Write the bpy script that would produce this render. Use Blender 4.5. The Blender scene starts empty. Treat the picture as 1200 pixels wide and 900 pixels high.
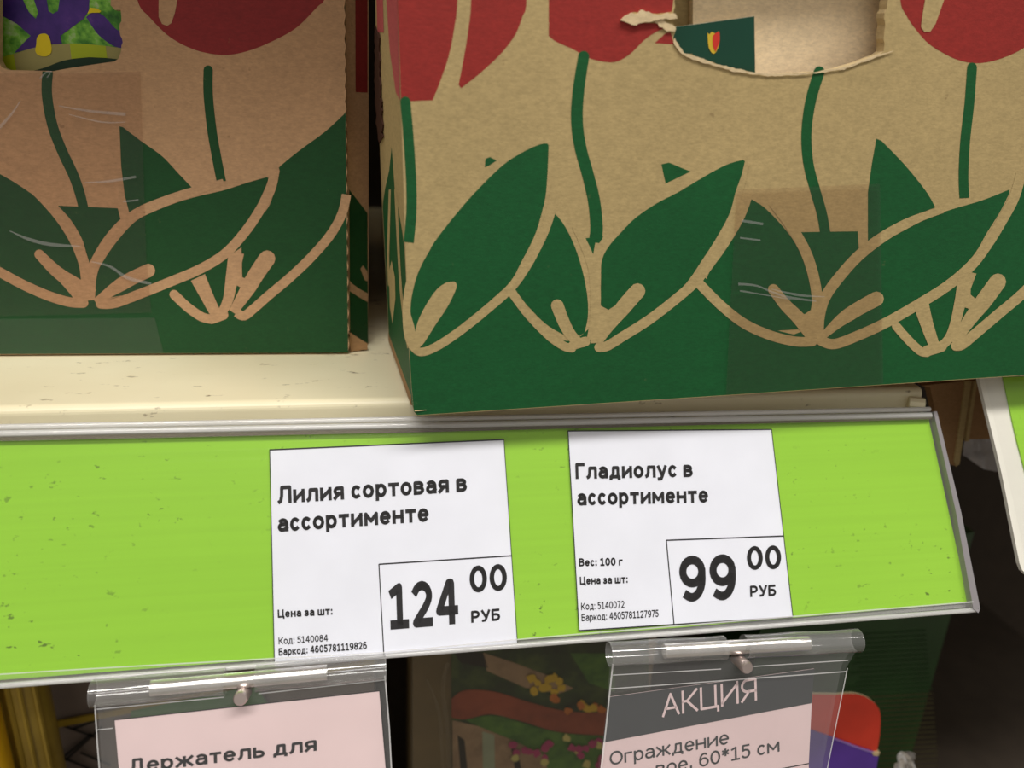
import bpy, bmesh, math, random
from mathutils import Vector, Matrix
from mathutils.geometry import tessellate_polygon
random.seed(7)
SC = bpy.context.scene
COL = SC.collection

# ------------------------------------------------------------------ camera
F = 900.0                                    # focal length in px of the 1200x900 frame
H = 0.075                                    # lens height over the shelf top (z = 0)
def _n(v): v = Vector(v); v.normalize(); return v
_X = _n((5050, 90, -900)); _Z = _n((116, 2500, 900)); _Z = _n(_Z - _X*_Z.dot(_X)); _Y = _Z.cross(_X)
RM = Matrix((_X, _Y, _Z))                    # camera axes -> world axes
CAM = Vector((0, 0, H))
cd = bpy.data.cameras.new('camera'); cam = bpy.data.objects.new('camera', cd); COL.objects.link(cam)
cam.matrix_world = Matrix.Translation(CAM) @ RM.to_4x4()
cd.sensor_width = 36; cd.lens = 36*F/1200; cd.clip_start = 0.005; cd.clip_end = 50
cd.dof.use_dof = True; cd.dof.focus_distance = 0.205; cd.dof.aperture_fstop = 13
SC.camera = cam
# ------------------------------------------------------------------ world, lights, exposure
w = bpy.data.worlds.new('world'); SC.world = w; w.use_nodes = True
w.node_tree.nodes['Background'].inputs[0].default_value = (1.0, 0.93, 0.84, 1)
w.node_tree.nodes['Background'].inputs[1].default_value = 0.34
def area(name, loc, target, sx, sy, power, col):
    l = bpy.data.lights.new(name, 'AREA'); l.shape = 'RECTANGLE'; l.size = sx; l.size_y = sy
    l.energy = power; l.color = col
    o = bpy.data.objects.new(name, l); COL.objects.link(o); o.location = loc
    o.rotation_euler = (Vector(target)-Vector(loc)).to_track_quat('-Z', 'Y').to_euler()
    return o
area('ceiling_light', (0.2, -0.72, 2.0), (0.1, 0.15, 0), 2.4, 0.30, 62, (1.0, 0.96, 0.90))
area('ceiling_light', (-0.9, -1.9, 2.0), (0.0, 0.2, 0), 2.4, 0.35, 12, (1.0, 0.95, 0.90))
SC.view_settings.view_transform = 'Standard'; SC.view_settings.look = 'None'
SC.view_settings.gamma = 1; SC.view_settings.use_curve_mapping = False
SC.view_settings.exposure = -0.10
SC.cycles.max_bounces = 8; SC.cycles.transparent_max_bounces = 24

# ------------------------------------------------------------------ planes and 2D helpers (pixel outline -> plane in the world)
def ray(u, v): return RM @ Vector((u-600, 450-v, -F))
class Plane:
    def __init__(s, o, ex, ey):
        s.o = Vector(o); s.ex = _n(ex); ey = Vector(ey); s.ey = _n(ey - s.ex*ey.dot(s.ex)); s.n = s.ex.cross(s.ey)
        if s.n.dot(CAM - s.o) < 0: s.n = -s.n
    def hit(s, u, v):
        r = ray(u, v); t = (s.o-CAM).dot(s.n)/r.dot(s.n); return CAM + r*t
    def W(s, u, v, d=0): return s.hit(u, v) + s.n*d
    def off(s, d): return Plane(s.o+s.n*d, s.ex, s.ey)
def on_z(u, v, z=0.0):
    r = ray(u, v); return CAM + r*((z-H)/r.z)
def cr(p, k=6):                              # smooth open chain
    p = [tuple(q) for q in p]
    if len(p) < 3: return p
    q = [p[0]]+p+[p[-1]]; out = []
    for i in range(1, len(q)-2):
        a, b, c, d = q[i-1:i+3]
        for j in range(k):
            t = j/k
            out.append(tuple(.5*(2*b[m]+(c[m]-a[m])*t+(2*a[m]-5*b[m]+4*c[m]-d[m])*t*t+(3*b[m]-a[m]-3*c[m]+d[m])*t**3) for m in range(len(b))))
    out.append(p[-1]); return out
def rough(p, amp, step):                     # ragged closed or open outline
    out = []
    for i in range(len(p)-1):
        a, b = p[i], p[i+1]; L = math.dist(a, b); n = max(1, int(L/step))
        for j in range(n):
            t = j/n; out.append((a[0]+(b[0]-a[0])*t+random.uniform(-amp, amp), a[1]+(b[1]-a[1])*t+random.uniform(-amp, amp)))
    out.append(p[-1]); return out
def ribbon(p, wd, rnd=(False, False)):       # px quads of a stroke; wd = width or list
    n = len(p)
    if not isinstance(wd, (list, tuple)): wd = [wd, wd]
    def wat(t):
        x = t*(len(wd)-1); i = min(int(x), len(wd)-2); return wd[i]+(wd[i+1]-wd[i])*(x-i)
    acc = [0]
    for i in range(1, n): acc.append(acc[-1]+math.dist(p[i-1], p[i]))
    T = acc[-1] or 1; L = []; R = []
    for i in range(n):
        a = p[max(0, i-1)]; b = p[min(n-1, i+1)]; dx, dy = b[0]-a[0], b[1]-a[1]; l = math.hypot(dx, dy) or 1
        h = wat(acc[i]/T)/2; nx, ny = -dy/l*h, dx/l*h
        L.append((p[i][0]+nx, p[i][1]+ny)); R.append((p[i][0]-nx, p[i][1]-ny))
    qs = [[L[i], L[i+1], R[i+1], R[i]] for i in range(n-1)]
    for e, k in ((0, 0), (1, n-1)):
        if rnd[e]:
            r = wat(float(e))/2; qs.append([(p[k][0]+r*math.cos(a*math.pi/6), p[k][1]+r*math.sin(a*math.pi/6)) for a in range(12)])
    return qs

class MB:
    def __init__(s): s.v = []; s.f = []; s.m = []; s.mats = []
    def mi(s, mat):
        if mat not in s.mats: s.mats.append(mat)
        return s.mats.index(mat)
    def face(s, pts, mat):
        i = len(s.v); s.v += [Vector(p) for p in pts]; s.f.append(tuple(range(i, i+len(pts)))); s.m.append(s.mi(mat))
    def poly(s, pl, px, mat, d=0.0):         # px: loop of pixels or list of loops
        loops = px if isinstance(px[0][0], (list, tuple)) else [px]
        W = [[pl.W(u, v, d) for u, v in l] for l in loops]
        fl = [[Vector(((q-pl.o).dot(pl.ex), (q-pl.o).dot(pl.ey), 0)) for q in l] for l in W]
        flat = [q for l in W for q in l]; i = len(s.v); s.v += flat; m = s.mi(mat)
        for t in tessellate_polygon(fl): s.f.append(tuple(i+k for k in t)); s.m.append(m)
    def slab(s, pl, px, mat, d0, d1, edge=None):
        loops = px if isinstance(px[0][0], (list, tuple)) else [px]
        s.poly(pl, loops, mat, d0)
        W0 = [[pl.W(u, v, d0) for u, v in l] for l in loops]
        dd = pl.n*(d1-d0); n0 = len(s.f)
        flat = [q+dd for l in W0 for q in l]; fl = [[Vector(((q-pl.o).dot(pl.ex), (q-pl.o).dot(pl.ey), 0)) for q in l] for l in W0]
        i = len(s.v); s.v += flat; m = s.mi(mat if edge is None else edge)
        for t in tessellate_polygon(fl): s.f.append(tuple(i+k for k in reversed(t))); s.m.append(m)
        for l in W0:
            for k in range(len(l)):
                a, b = l[k], l[(k+1) % len(l)]; s.face([a, b, b+dd, a+dd], edge or mat)
    def stroke(s, pl, p, wd, mat, d, rnd=(False, False), sm=True):
        for q in ribbon(cr(p) if sm else p, wd, rnd): s.face([pl.W(u, v, d+(.0000012 if len(q) > 4 else 0)) for u, v in q], mat)
    def box(s, lo, hi, mat):
        x0, y0, z0 = lo; x1, y1, z1 = hi
        c = [Vector((x, y, z)) for z in (z0, z1) for x, y in ((x0, y0), (x1, y0), (x1, y1), (x0, y1))]
        for f in ((0, 3, 2, 1), (4, 5, 6, 7), (0, 1, 5, 4), (1, 2, 6, 5), (2, 3, 7, 6), (3, 0, 4, 7)): s.face([c[i] for i in f], mat)
    def tube(s, pts, r, mat, n=16, caps=True, smooth=True):
        rs = r if isinstance(r, (list, tuple)) else [r]*len(pts); rings = []
        pts = [Vector(p) for p in pts]
        up = None
        for i, p in enumerate(pts):
            t = _n(pts[min(i+1, len(pts)-1)]-pts[max(i-1, 0)])
            if up is None: up = Vector((0, 0, 1)) if abs(t.z) < .9 else Vector((0, 1, 0))
            a = _n(t.cross(up)); b = a.cross(t)
            rings.append([p+(a*math.cos(2*math.pi*k/n)+b*math.sin(2*math.pi*k/n))*rs[i] for k in range(n)])
        i0 = len(s.v)
        for g in rings: s.v += g
        for i in range(len(rings)-1):
            for k in range(n):
                a = i0+i*n+k; b = i0+i*n+(k+1) % n; s.f.append((a, b, b+n, a+n)); s.m.append(s.mi(mat))
        if caps:
            s.f.append(tuple(i0+k for k in reversed(range(n)))); s.m.append(s.mi(mat))
            s.f.append(tuple(i0+(len(rings)-1)*n+k for k in range(n))); s.m.append(s.mi(mat))
    def extrude(s, prof, x0, x1, mat, ends=True):   # profile of (y,z) swept along x
        n = len(prof)
        A = [Vector((x0, y, z)) for y, z in prof]; B = [Vector((x1, y, z)) for y, z in prof]
        for k in range(n): s.face([A[k], B[k], B[(k+1) % n], A[(k+1) % n]], mat)
        if ends:
            i = len(s.v); s.v += A+B; m = s.mi(mat)
            fl = [Vector((y, z, 0)) for y, z in prof]
            for t in tessellate_polygon([fl]):
                s.f.append(tuple(i+k for k in t)); s.f.append(tuple(i+n+k for k in reversed(t))); s.m += [m, m]
    def build(s, name, parent=None, loc=None, smooth=False, uv=None):
        if parent is not None: loc = Vector(parent['_loc'])
        loc = Vector(loc) if loc is not None else Vector((0, 0, 0))
        me = bpy.data.meshes.new(name); me.from_pydata([tuple(v-loc) for v in s.v], [], s.f)
        for m in s.mats: me.materials.append(m)
        me.polygons.foreach_set('material_index', s.m)
        bm = bmesh.new(); bm.from_mesh(me); bmesh.ops.remove_doubles(bm, verts=bm.verts, dist=1e-6)
        bmesh.ops.recalc_face_normals(bm, faces=bm.faces)
        if smooth:
            for f in bm.faces: f.smooth = True
            for e in bm.edges:
                if len(e.link_faces) == 2 and e.calc_face_angle(0) > .7: e.smooth = False
        bm.to_mesh(me); bm.free()
        o = bpy.data.objects.new(name, me); COL.objects.link(o)
        if parent is not None: o.parent = parent
        else: o.location = loc
        return o
def sub(name, mb, part, smooth=False):       # sub-part: parent is a part at the thing's origin
    root = part.parent; o = mb.build(name, None, Vector(root['_loc']), smooth); o.location = (0, 0, 0); o.parent = part; return o
def thing(name, loc, label, cat, group=None):
    o = bpy.data.objects.new(name, None); COL.objects.link(o); o.location = loc; o.empty_display_size = .01
    o['_loc'] = tuple(loc); return tag(o, label, cat, group)
def tag(o, label, cat, group=None):
    o['label'] = label; o['category'] = cat
    if group: o['group'] = group
    return o

# ------------------------------------------------------------------ materials
def hx(r, g, b):                             # sRGB 0-255 -> linear
    f = lambda c: (c/255/12.92 if c/255 <= .04045 else ((c/255+.055)/1.055)**2.4)
    return (f(r), f(g), f(b), 1)
class NT:
    def __init__(s, name):
        s.mat = bpy.data.materials.new(name); s.mat.use_nodes = True; s.t = s.mat.node_tree; s.b = s.t.nodes['Principled BSDF']
        s.co = s.t.nodes.new('ShaderNodeTexCoord')
    def nd(s, ty, **kw):
        n = s.t.nodes.new(ty)
        for k, v in kw.items(): setattr(n, k, v)
        return n
    def ln(s, a, b): s.t.links.new(a, b)
    def noise(s, scale, detail=3, stretch=(1, 1, 1), rough=.5):
        m = s.nd('ShaderNodeMapping'); m.inputs['Scale'].default_value = stretch; s.ln(s.co.outputs['Object'], m.inputs['Vector'])
        n = s.nd('ShaderNodeTexNoise'); n.inputs['Scale'].default_value = scale; n.inputs['Detail'].default_value = detail
        n.inputs['Roughness'].default_value = rough; s.ln(m.outputs[0], n.inputs['Vector']); return n.outputs['Fac']
    def ramp(s, fac, stops):
        r = s.nd('ShaderNodeValToRGB'); e = r.color_ramp.elements
        while len(e) < len(stops): e.new(.5)
        for i, (p, c) in enumerate(stops): e[i].position = p; e[i].color = c
        s.ln(fac, r.inputs[0]); return r.outputs[0]
    def mix(s, fac, a, b, mode='MIX'):
        m = s.nd('ShaderNodeMix', data_type='RGBA', blend_type=mode)
        if isinstance(fac, float): m.inputs[0].default_value = fac
        else: s.ln(fac, m.inputs[0])
        for k, x in ((6, a), (7, b)):
            if isinstance(x, tuple): m.inputs[k].default_value = x
            else: s.ln(x, m.inputs[k])
        return m.outputs[2]
    def bump(s, h, strength, dist=.0002):
        b = s.nd('ShaderNodeBump'); b.inputs['Strength'].default_value = strength; b.inputs['Distance'].default_value = dist
        s.ln(h, b.inputs['Height']); s.ln(b.outputs[0], s.b.inputs['Normal'])
    def set(s, **kw):
        for k, v in kw.items(): s.b.inputs[k.replace('_', ' ')].default_value = v
def g(v): return (v, v, v, 1)
def plain(name, c, rough=.6, spec=.4, metal=0, var=.12, scale=60):
    n = NT(name); f = n.noise(scale, 4)
    c2 = tuple(x*(1-var) for x in c[:3])+(1,); c3 = tuple(min(1, x*(1+var)) for x in c[:3])+(1,)
    n.ln(n.ramp(f, [(.3, c2), (.7, c3)]), n.b.inputs['Base Color'])
    n.set(Roughness=rough, Specular_IOR_Level=spec, Metallic=metal); return n.mat
def card(name, c, ink=False):                # cardboard, or ink printed on it
    n = NT(name)
    fib = n.noise(1500, 3, (.5, .5, 1.1), .7); blot = n.noise(28, 4); fine = n.noise(600, 3, (.6, .6, 1))
    lo = tuple(x*.87 for x in c[:3])+(1,); hi = tuple(min(1, x*1.12) for x in c[:3])+(1,)
    base = n.ramp(fib, [(.3, lo), (.72, hi)])
    base = n.mix(.9, base, n.ramp(blot, [(.3, g(.93)), (.7, g(1.04))]), 'MULTIPLY')
    base = n.mix(.9, base, n.ramp(fine, [(.3, g(.93)), (.7, g(1.05))]), 'MULTIPLY')
    if not ink:
        sp = n.noise(330, 2); base = n.mix(n.ramp(sp, [(.74, g(0)), (.79, g(.35))]), base, hx(90, 62, 40))
    else:
        sp = n.noise(420, 3); base = n.mix(n.ramp(sp, [(.73, g(0)), (.85, g(.3))]), base, hx(150, 140, 95))
    n.ln(base, n.b.inputs['Base Color']); n.set(Roughness=.78 if not ink else .6, Specular_IOR_Level=.25 if not ink else .35)
    n.bump(fib, .35, .00012); return n.mat
KR = card('kraft_board', hx(186, 164, 116)); KL = card('kraft_board_shade_tint', hx(190, 152, 116))  # left box board: its pinkish shade is put into the colour
KD = card('kraft_edge', hx(196, 174, 132)); KB = card('kraft_brown', hx(160, 124, 86)); KI = card('kraft_pale_inner', hx(244, 220, 182))
GR = card('ink_green', hx(18, 88, 44), True); GL = card('ink_green_shade_tone', hx(20, 72, 34), True)  # left box green is darkened for the shade it stands in
RR = card('ink_red', hx(154, 45, 40), True); RL = card('ink_red_shade_tone', hx(140, 38, 40), True); RP = card('ink_red_highlight', hx(196, 92, 96), True)  # left box red holds its shade; side red paints a pinkish highlight
TORN = card('torn_paper', hx(222, 200, 160))

def film(name, tint, alpha, rough, haze=0.0, hazec=(1, 1, 1, 1), lines=None, bump=None, ior=1.45, gain=1.0):
    """thin clear plastic: transparent body, fresnel gloss, a little milky diffuse"""
    n = NT(name); t = n.t; out = t.nodes['Material Output']; t.nodes.remove(n.b)
    tr = n.nd('ShaderNodeBsdfTransparent'); tr.inputs[0].default_value = tint
    gl = n.nd('ShaderNodeBsdfGlossy'); gl.inputs['Roughness'].default_value = rough
    df = n.nd('ShaderNodeBsdfDiffuse'); df.inputs[0].default_value = hazec
    m1 = n.nd('ShaderNodeMixShader'); m1.inputs[0].default_value = haze; n.ln(tr.outputs[0], m1.inputs[1]); n.ln(df.outputs[0], m1.inputs[2])
    fr = n.nd('ShaderNodeLayerWeight'); fr.inputs['Blend'].default_value = .5
    pw = n.nd('ShaderNodeMath', operation='POWER'); pw.inputs[1].default_value = 4.0; n.ln(fr.outputs['Facing'], pw.inputs[0])
    mu = n.nd('ShaderNodeMath', operation='MULTIPLY_ADD', use_clamp=True); mu.inputs[1].default_value = .8; mu.inputs[2].default_value = .045*gain; n.ln(pw.outputs[0], mu.inputs[0])
    m2 = n.nd('ShaderNodeMixShader'); n.ln(mu.outputs[0], m2.inputs[0]); n.ln(m1.outputs[0], m2.inputs[1]); n.ln(gl.outputs[0], m2.inputs[2])
    n.ln(m2.outputs[0], out.inputs[0])
    if bump:
        sc, st, stg, dist = bump; h = n.noise(sc, 3, st); b = n.nd('ShaderNodeBump'); b.inputs['Strength'].default_value = stg; b.inputs['Distance'].default_value = dist
        n.ln(h, b.inputs['Height']); n.ln(b.outputs[0], gl.inputs['Normal']); n.ln(b.outputs[0], fr.inputs['Normal'])
    return n.mat
TAPE = film('clear_tape', (.93, .885, .85, 1), 1, .35, .012, g(.5), bump=(60, (1, 1, 3), .3, .0003), gain=.6)
TAPE2 = film('matte_tape', (.97, .95, .92, 1), 1, .5, .03, g(.5), bump=(140, (1, 1, 2), .6, .0004), gain=.5)
COVER = film('clear_rail_cover', g(.985), 1, .16, .01, g(.9), bump=(300, (.02, 3, 3), .25, .0002))
CLIP = film('clear_plastic_ridge', g(.93), 1, .12, .30, g(.78), bump=(200, (.05, 1, 1), .3, .0003), gain=1.6)
RIDGE = film('milky_plastic_ridge', g(.93), 1, .15, .5, g(.85), bump=(200, (.03, 1, 1), .3, .0003), gain=2)
SLEEVE = film('clear_sleeve', g(.96), 1, .12, .035, g(.9), bump=(40, (1, 1, 1), .35, .001), gain=1.2)
TUBE = film('clear_tube', g(.9), 1, .1, .10, g(.85), bump=(60, (.3, 1, 1), .5, .001), gain=1.8)
METAL = plain('bright_rod', (.85, .83, .81, 1), .22, .5, .9)
PIN = plain('pin_metal', hx(205, 190, 185), .3, .5, .85)
WHITE = plain('tag_paper', hx(232, 235, 246), .6, .3, 0, .03)
PINK = plain('pinkish_paper', hx(226, 202, 203), .6, .3, 0, .03)
INK = plain('black_ink', hx(16, 14, 20), .6, .3, 0, .05)
INKG = plain('dark_grey_ink', hx(66, 68, 70), .6, .3, 0, .06)
BLACK = plain('dark_void', hx(16, 12, 9), .8, .1)
def green_insert():
    n = NT('lime_insert'); a = n.noise(10, 3); st = n.noise(700, 2, (.015, 1, 1))
    base = n.ramp(a, [(.3, hx(142, 198, 46)), (.7, hx(152, 206, 56))])
    base = n.mix(.8, base, n.ramp(st, [(.35, g(.97)), (.65, g(1.02))]), 'MULTIPLY')
    sp = n.noise(620, 3, (.7, 1, 1)); pat = n.noise(20, 2)
    mul = n.nd('ShaderNodeMath', operation='MULTIPLY'); n.ln(n.ramp(sp, [(.66, g(0)), (.72, g(.8))]), mul.inputs[0]); n.ln(n.ramp(pat, [(.45, g(0)), (.62, g(1))]), mul.inputs[1])
    base = n.mix(mul.outputs[0], base, hx(70, 90, 30))
    n.ln(base, n.b.inputs['Base Color']); n.set(Roughness=.5, Specular_IOR_Level=.3); return n.mat
LIME = green_insert()
def shelf_paint():
    n = NT('cream_shelf_enamel'); base = n.ramp(n.noise(20, 4), [(.3, hx(226, 216, 182)), (.7, hx(236, 228, 196))])
    sp = n.noise(240, 4, (.5, 1, 1), .65)
    sep = n.nd('ShaderNodeSeparateXYZ'); n.ln(n.co.outputs['Object'], sep.inputs[0])
    mr = n.nd('ShaderNodeMapRange'); n.ln(sep.outputs['X'], mr.inputs[0])
    mr.inputs[1].default_value = -.112; mr.inputs[2].default_value = -.055; mr.inputs[3].default_value = .16; mr.inputs[4].default_value = .0
    ad = n.nd('ShaderNodeMath', operation='ADD'); n.ln(sp, ad.inputs[0]); n.ln(mr.outputs[0], ad.inputs[1])
    base = n.mix(n.ramp(ad.outputs[0], [(.63, g(0)), (.72, g(.9))]), base, hx(92, 68, 40))
    n.ln(base, n.b.inputs['Base Color']); n.set(Roughness=.34, Specular_IOR_Level=.5); n.bump(n.noise(500, 2), .15, .0001); return n.mat
CREAM = shelf_paint()
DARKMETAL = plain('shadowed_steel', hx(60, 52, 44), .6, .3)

# ------------------------------------------------------------------ stroke lettering
def arc(cx, cy, rx, ry, a0, a1, n=12): return [(cx+rx*math.cos(math.radians(a0+(a1-a0)*i/n)), cy+ry*math.sin(math.radians(a0+(a1-a0)*i/n))) for i in range(n+1)]
def G():
    O = [arc(.5, .5, .5, .5, 0, 360, 28)]
    ya = [[(1, 0), (1, 1), (.42, 1)]+arc(.4, .72, .38, .28, 100, 260)+[(.42, .44), (1, .44)], [(.52, .44), (0, 0)]]
    ve = [[(0, 0), (0, 1), (.5, 1)]+arc(.5, .77, .42, .23, 80, -80)+[(.5, .54), (0, .54)], [(.5, .54)]+arc(.55, .27, .45, .27, 80, -80)+[(.5, 0), (0, 0)]]
    ka = [[(0, 0), (0, 1)], [(1, 1), (.3, .52), (1, 0)], [(0, .52), (.32, .52)]]
    el = [[(0, 0), (.12, .06), (.22, .4), (.25, 1), (1, 1), (1, 0)]]
    ii = [[(0, 1), (0, 0)], [(.02, .1), (.98, .9)], [(1, 0), (1, 1)]]
    de = [[(0, -.2), (0, 0), (1, 0), (1, -.2)], [(.14, 0), (.3, .4), (.32, 1), (.86, 1), (.86, 0)]]
    T = {'о': (.62, O), 'О': (.84, O), 'с': (.52, [arc(.52, .5, .52, .5, 52, 308, 20)]),
     'е': (.6, [[(.04, .52), (1, .52)]+arc(.5, .5, .5, .5, 8, 310, 20)]),
     'а': (.58, [[(1, 0), (1, .62)]+arc(.5, .64, .5, .36, 0, 135), [(1, .57), (.5, .57)]+arc(.4, .29, .4, .29, 95, 265)+[(.65, .02), (1, .25)]]),
     'р': (.6, [[(0, -.36), (0, 1)], arc(.5, .5, .5, .5, 0, 360, 24)]), 'и': (.64, ii), 'И': (.8, ii), 'л': (.66, el), 'Л': (.78, el),
     'я': (.58, ya), 'Я': (.72, ya), 'т': (.58, [[(0, 1), (1, 1)], [(.5, 1), (.5, 0)]]), 'в': (.58, ve), 'В': (.68, ve),
     'м': (.78, [[(0, 0), (0, 1), (.5, .28), (1, 1), (1, 0)]]), 'н': (.62, [[(0, 0), (0, 1)], [(1, 0), (1, 1)], [(0, .52), (1, .52)]]),
     'г': (.48, [[(0, 0), (0, 1), (1, 1)]]), 'Г': (.58, [[(0, 0), (0, 1), (1, 1)]]), 'д': (.7, de), 'Д': (.84, de),
     'у': (.6, [[(0, 1), (.52, .08)], [(1, 1), (.5, -.1), (.36, -.32), (.05, -.34)]]), 'У': (.68, [[(0, 1), (.52, .38)], [(1, 1), (.6, .28), (.42, .02), (.08, 0)]]),
     'ш': (.88, [[(0, 1), (0, 0), (1, 0), (1, 1)], [(.5, 0), (.5, 1)]]), 'ж': (.92, [[(.5, 0), (.5, 1)], [(0, 1), (.36, .52), (0, 0)], [(1, 1), (.64, .52), (1, 0)], [(.36, .52), (.64, .52)]]),
     'ь': (.56, [[(0, 1), (0, 0), (.5, 0)]+arc(.5, .29, .5, .29, -80, 80)+[(.5, .58), (0, .58)]]), 'к': (.6, ka), 'К': (.72, ka),
     'з': (.52, [arc(.45, .75, .48, .25, 145, -85)+[(.3, .52)], [(.5, .52)]+arc(.45, .27, .55, .27, 75, -150)]),
     'Ц': (.84, [[(0, 1), (0, 0), (.88, 0), (.88, 1)], [(.88, 0), (1.02, 0), (1.02, -.2)]]), 'ц': (.6, []),
     'Б': (.66, [[(.9, 1), (0, 1), (0, 0), (.5, 0)]+arc(.5, .28, .48, .28, -80, 80)+[(.5, .56), (0, .56)]]),
     'Р': (.66, [[(0, 0), (0, 1), (.5, 1)]+arc(.5, .72, .48, .28, 80, -80)+[(.5, .44), (0, .44)]]),
     'А': (.8, [[(0, 0), (.5, 1), (1, 0)], [(.2, .32), (.8, .32)]]),
     ':': (.16, [[(.5, .05), (.5, .12)], [(.5, .88), (.5, .95)]]), ',': (.16, [[(.6, .155), (.6, 0), (.2, -.2)]]),
     '*': (.46, [[(.5, .5), (.5, 1)], [(.05, .88), (.95, .62)], [(.05, .62), (.95, .88)]]),
     '0': (.62, O), '1': (.56, [[(.05, .86), (.55, 1), (.55, 0)], [(.05, 0), (1, 0)]]),
     '2': (.58, [arc(.48, .72, .5, .28, 150, -30, 12)+[(.72, .42), (.02, 0), (1, 0)]]),
     '4': (.64, [[(.78, 0), (.78, 1), (.62, 1), (0, .27), (1, .27)]]), '5': (.56, [[(.9, 1), (.1, 1), (.1, .58), (.35, .64)]+arc(.45, .32, .53, .32, 90, -140)]),
     '6': (.6, [arc(.5, .31, .5, .31, 0, 360, 22), [(0, .35)]+arc(.55, .5, .55, .5, 180, 62, 10)]),
     '9': (.6, [arc(.5, .69, .5, .31, 0, 360, 22), [(1, .65)]+arc(.45, .5, .55, .5, 0, -118, 10)]),
     '7': (.56, [[(0, 1), (1, 1), (.35, 0)]]), '8': (.6, [arc(.5, .76, .43, .24, 0, 360, 20), arc(.5, .27, .5, .27, 0, 360, 20)])}
    return T
GLY = G(); LOWER = set('осеариляткзвмнгдушжь')
def text(mb, pl, s, bl, br, top, mat, wt=.19, d=.00012, sp=.15):
    """letters of s from baseline-left bl to baseline-right br (px), cap top above bl at y=top"""
    x = 0; pos = []
    for ch in s:
        if ch == ' ': x += .36; continue
        wd = GLY[ch][0]+wt*.5; pos.append((ch, x, wd)); x += wd+sp*.7
    tot = x-sp*.7; up = (bl[1]-top)
    ux, uy = (br[0]-bl[0])/tot, (br[1]-bl[1])/tot
    for ch, x0, wd in pos:
        h = .76 if (ch in LOWER or ch == ':') else 1.0
        for ln in GLY[ch][1]:
            P = [(x0+wt/2+a*(wd-wt), wt/2+b*(h-wt)) for a, b in ln]
            closed = math.dist(P[0], P[-1]) < 1e-6
            if not closed:                   # square caps
                for e, k in ((0, 1), (-1, -2)):
                    dx, dy = P[e][0]-P[k][0], P[e][1]-P[k][1]; l = math.hypot(dx, dy) or 1
                    P[e] = (P[e][0]+dx/l*wt*.45, P[e][1]+dy/l*wt*.45)
            for i in range(len(P)-1):
                (ax, ay), (bx, by) = P[i], P[i+1]; dx, dy = bx-ax, by-ay; l = math.hypot(dx, dy) or 1; nx, ny = -dy/l*wt/2, dx/l*wt/2
                q = [(ax+nx, ay+ny), (bx+nx, by+ny), (bx-nx, by-ny), (ax-nx, ay-ny)]
                mb.face([pl.W(bl[0]+X*ux-Y*up*.03, bl[1]+X*uy-Y*up, d) for X, Y in q], mat)
                if 0 < i or closed:          # round joint
                    q = [(ax+wt/2*math.cos(t*math.pi/4), ay+wt/2*math.sin(t*math.pi/4)) for t in range(8)]
                    mb.face([pl.W(bl[0]+X*ux-Y*up*.03, bl[1]+X*uy-Y*up, d+.000004) for X, Y in q], mat)

# ================================================================== SETTING
LIPY = on_z(480, 468).y
def struct(name, lo, hi, mat):
    m = MB(); m.box(lo, hi, mat); o = m.build(name); o['kind'] = 'structure'; return o
FLOORM = plain('store_floor_tile', hx(150, 142, 130), .4, .4)
struct('floor', (-3, -3, -1.12), (3, .72, -1.10), FLOORM)
struct('wall_back', (-3, .62, -1.10), (3, .66, 1.2), plain('gondola_back_panel', hx(44, 36, 28), .7, .2))

# ------------------------------------------------------------------ shelves
XE = on_z(1087, 458).x                        # right end of the shelf
def make_shelf(x0, x1, y0, z, depth, mat, lab, lipmat=None):
    t = thing('metal_shelf', (x0, y0, z), lab, 'shelf')
    m = MB(); r = .0022
    prof = [(y0+depth, z), (y0+depth, z-.004), (y0+.004, z-.004), (y0+.004, z-.030), (y0, z-.030)]
    prof += [(y0+r-r*math.cos(a*math.pi/12), z-r+r*math.sin(a*math.pi/12)) for a in range(7)]
    m.extrude(prof, x0, x1, mat); m.build('deck', t)
    m = MB(); m.box((x0, y0+.006, z-.03), (x0+.0015, y0+depth, z-.0045), mat); m.build('side_rib', t)
    m = MB(); m.box((x1-.0015, y0+.006, z-.03), (x1, y0+depth, z-.0045), mat); m.build('side_rib', t)
    return t
sh = make_shelf(-.42, XE, LIPY, 0, .40, CREAM, 'cream enamelled metal shelf with dirt specks, under both cardboard boxes')
m = MB(); p = on_z(1080, 470, -.004); m.tube([(XE-.0045, LIPY-.0004, -.0045), (XE-.0005, LIPY-.0022, -.0045)], .0022, CREAM, 10); m.build('end_rivet', sh)
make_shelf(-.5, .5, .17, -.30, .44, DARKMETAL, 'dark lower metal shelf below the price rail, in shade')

make_shelf(-.8, .8, .14, .27, .42, CREAM, 'upper metal shelf added out of view above both boxes to shade them')  # added unseen shelf, shades the left box and the gap
# ================================================================== PRICE RAIL
TILT = math.radians(28)
RAIL = Plane((0, LIPY-.004, -.006), (1, 0, 0), (0, math.sin(TILT), math.cos(TILT)))
rail = thing('price_rail', (0.03, LIPY-.004, -.065), 'long clear plastic price rail with lime green strip clipped under the cream shelf', 'price rail')
L0 = -160
m = MB(); m.slab(RAIL, [(L0, 521), (0, 517), (480, 507), (1088, 490), (1135, 706), (800, 735), (0, 797), (L0, 812)], LIME, 0, -.0005); m.build('lime_insert', rail)
m = MB(); m.slab(RAIL, [(L0, 506), (480, 497), (1088, 482), (1138, 712), (800, 741), (0, 804), (L0, 820)], CLIP, -.0007, -.0016); m.build('back_plate', rail)
m = MB()
m.poly(RAIL, [(L0, 514), (480, 501), (1087, 486), (1136, 709), (800, 739), (0, 800), (L0, 815)], COVER, .0012); m.build('clear_cover', rail)
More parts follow.
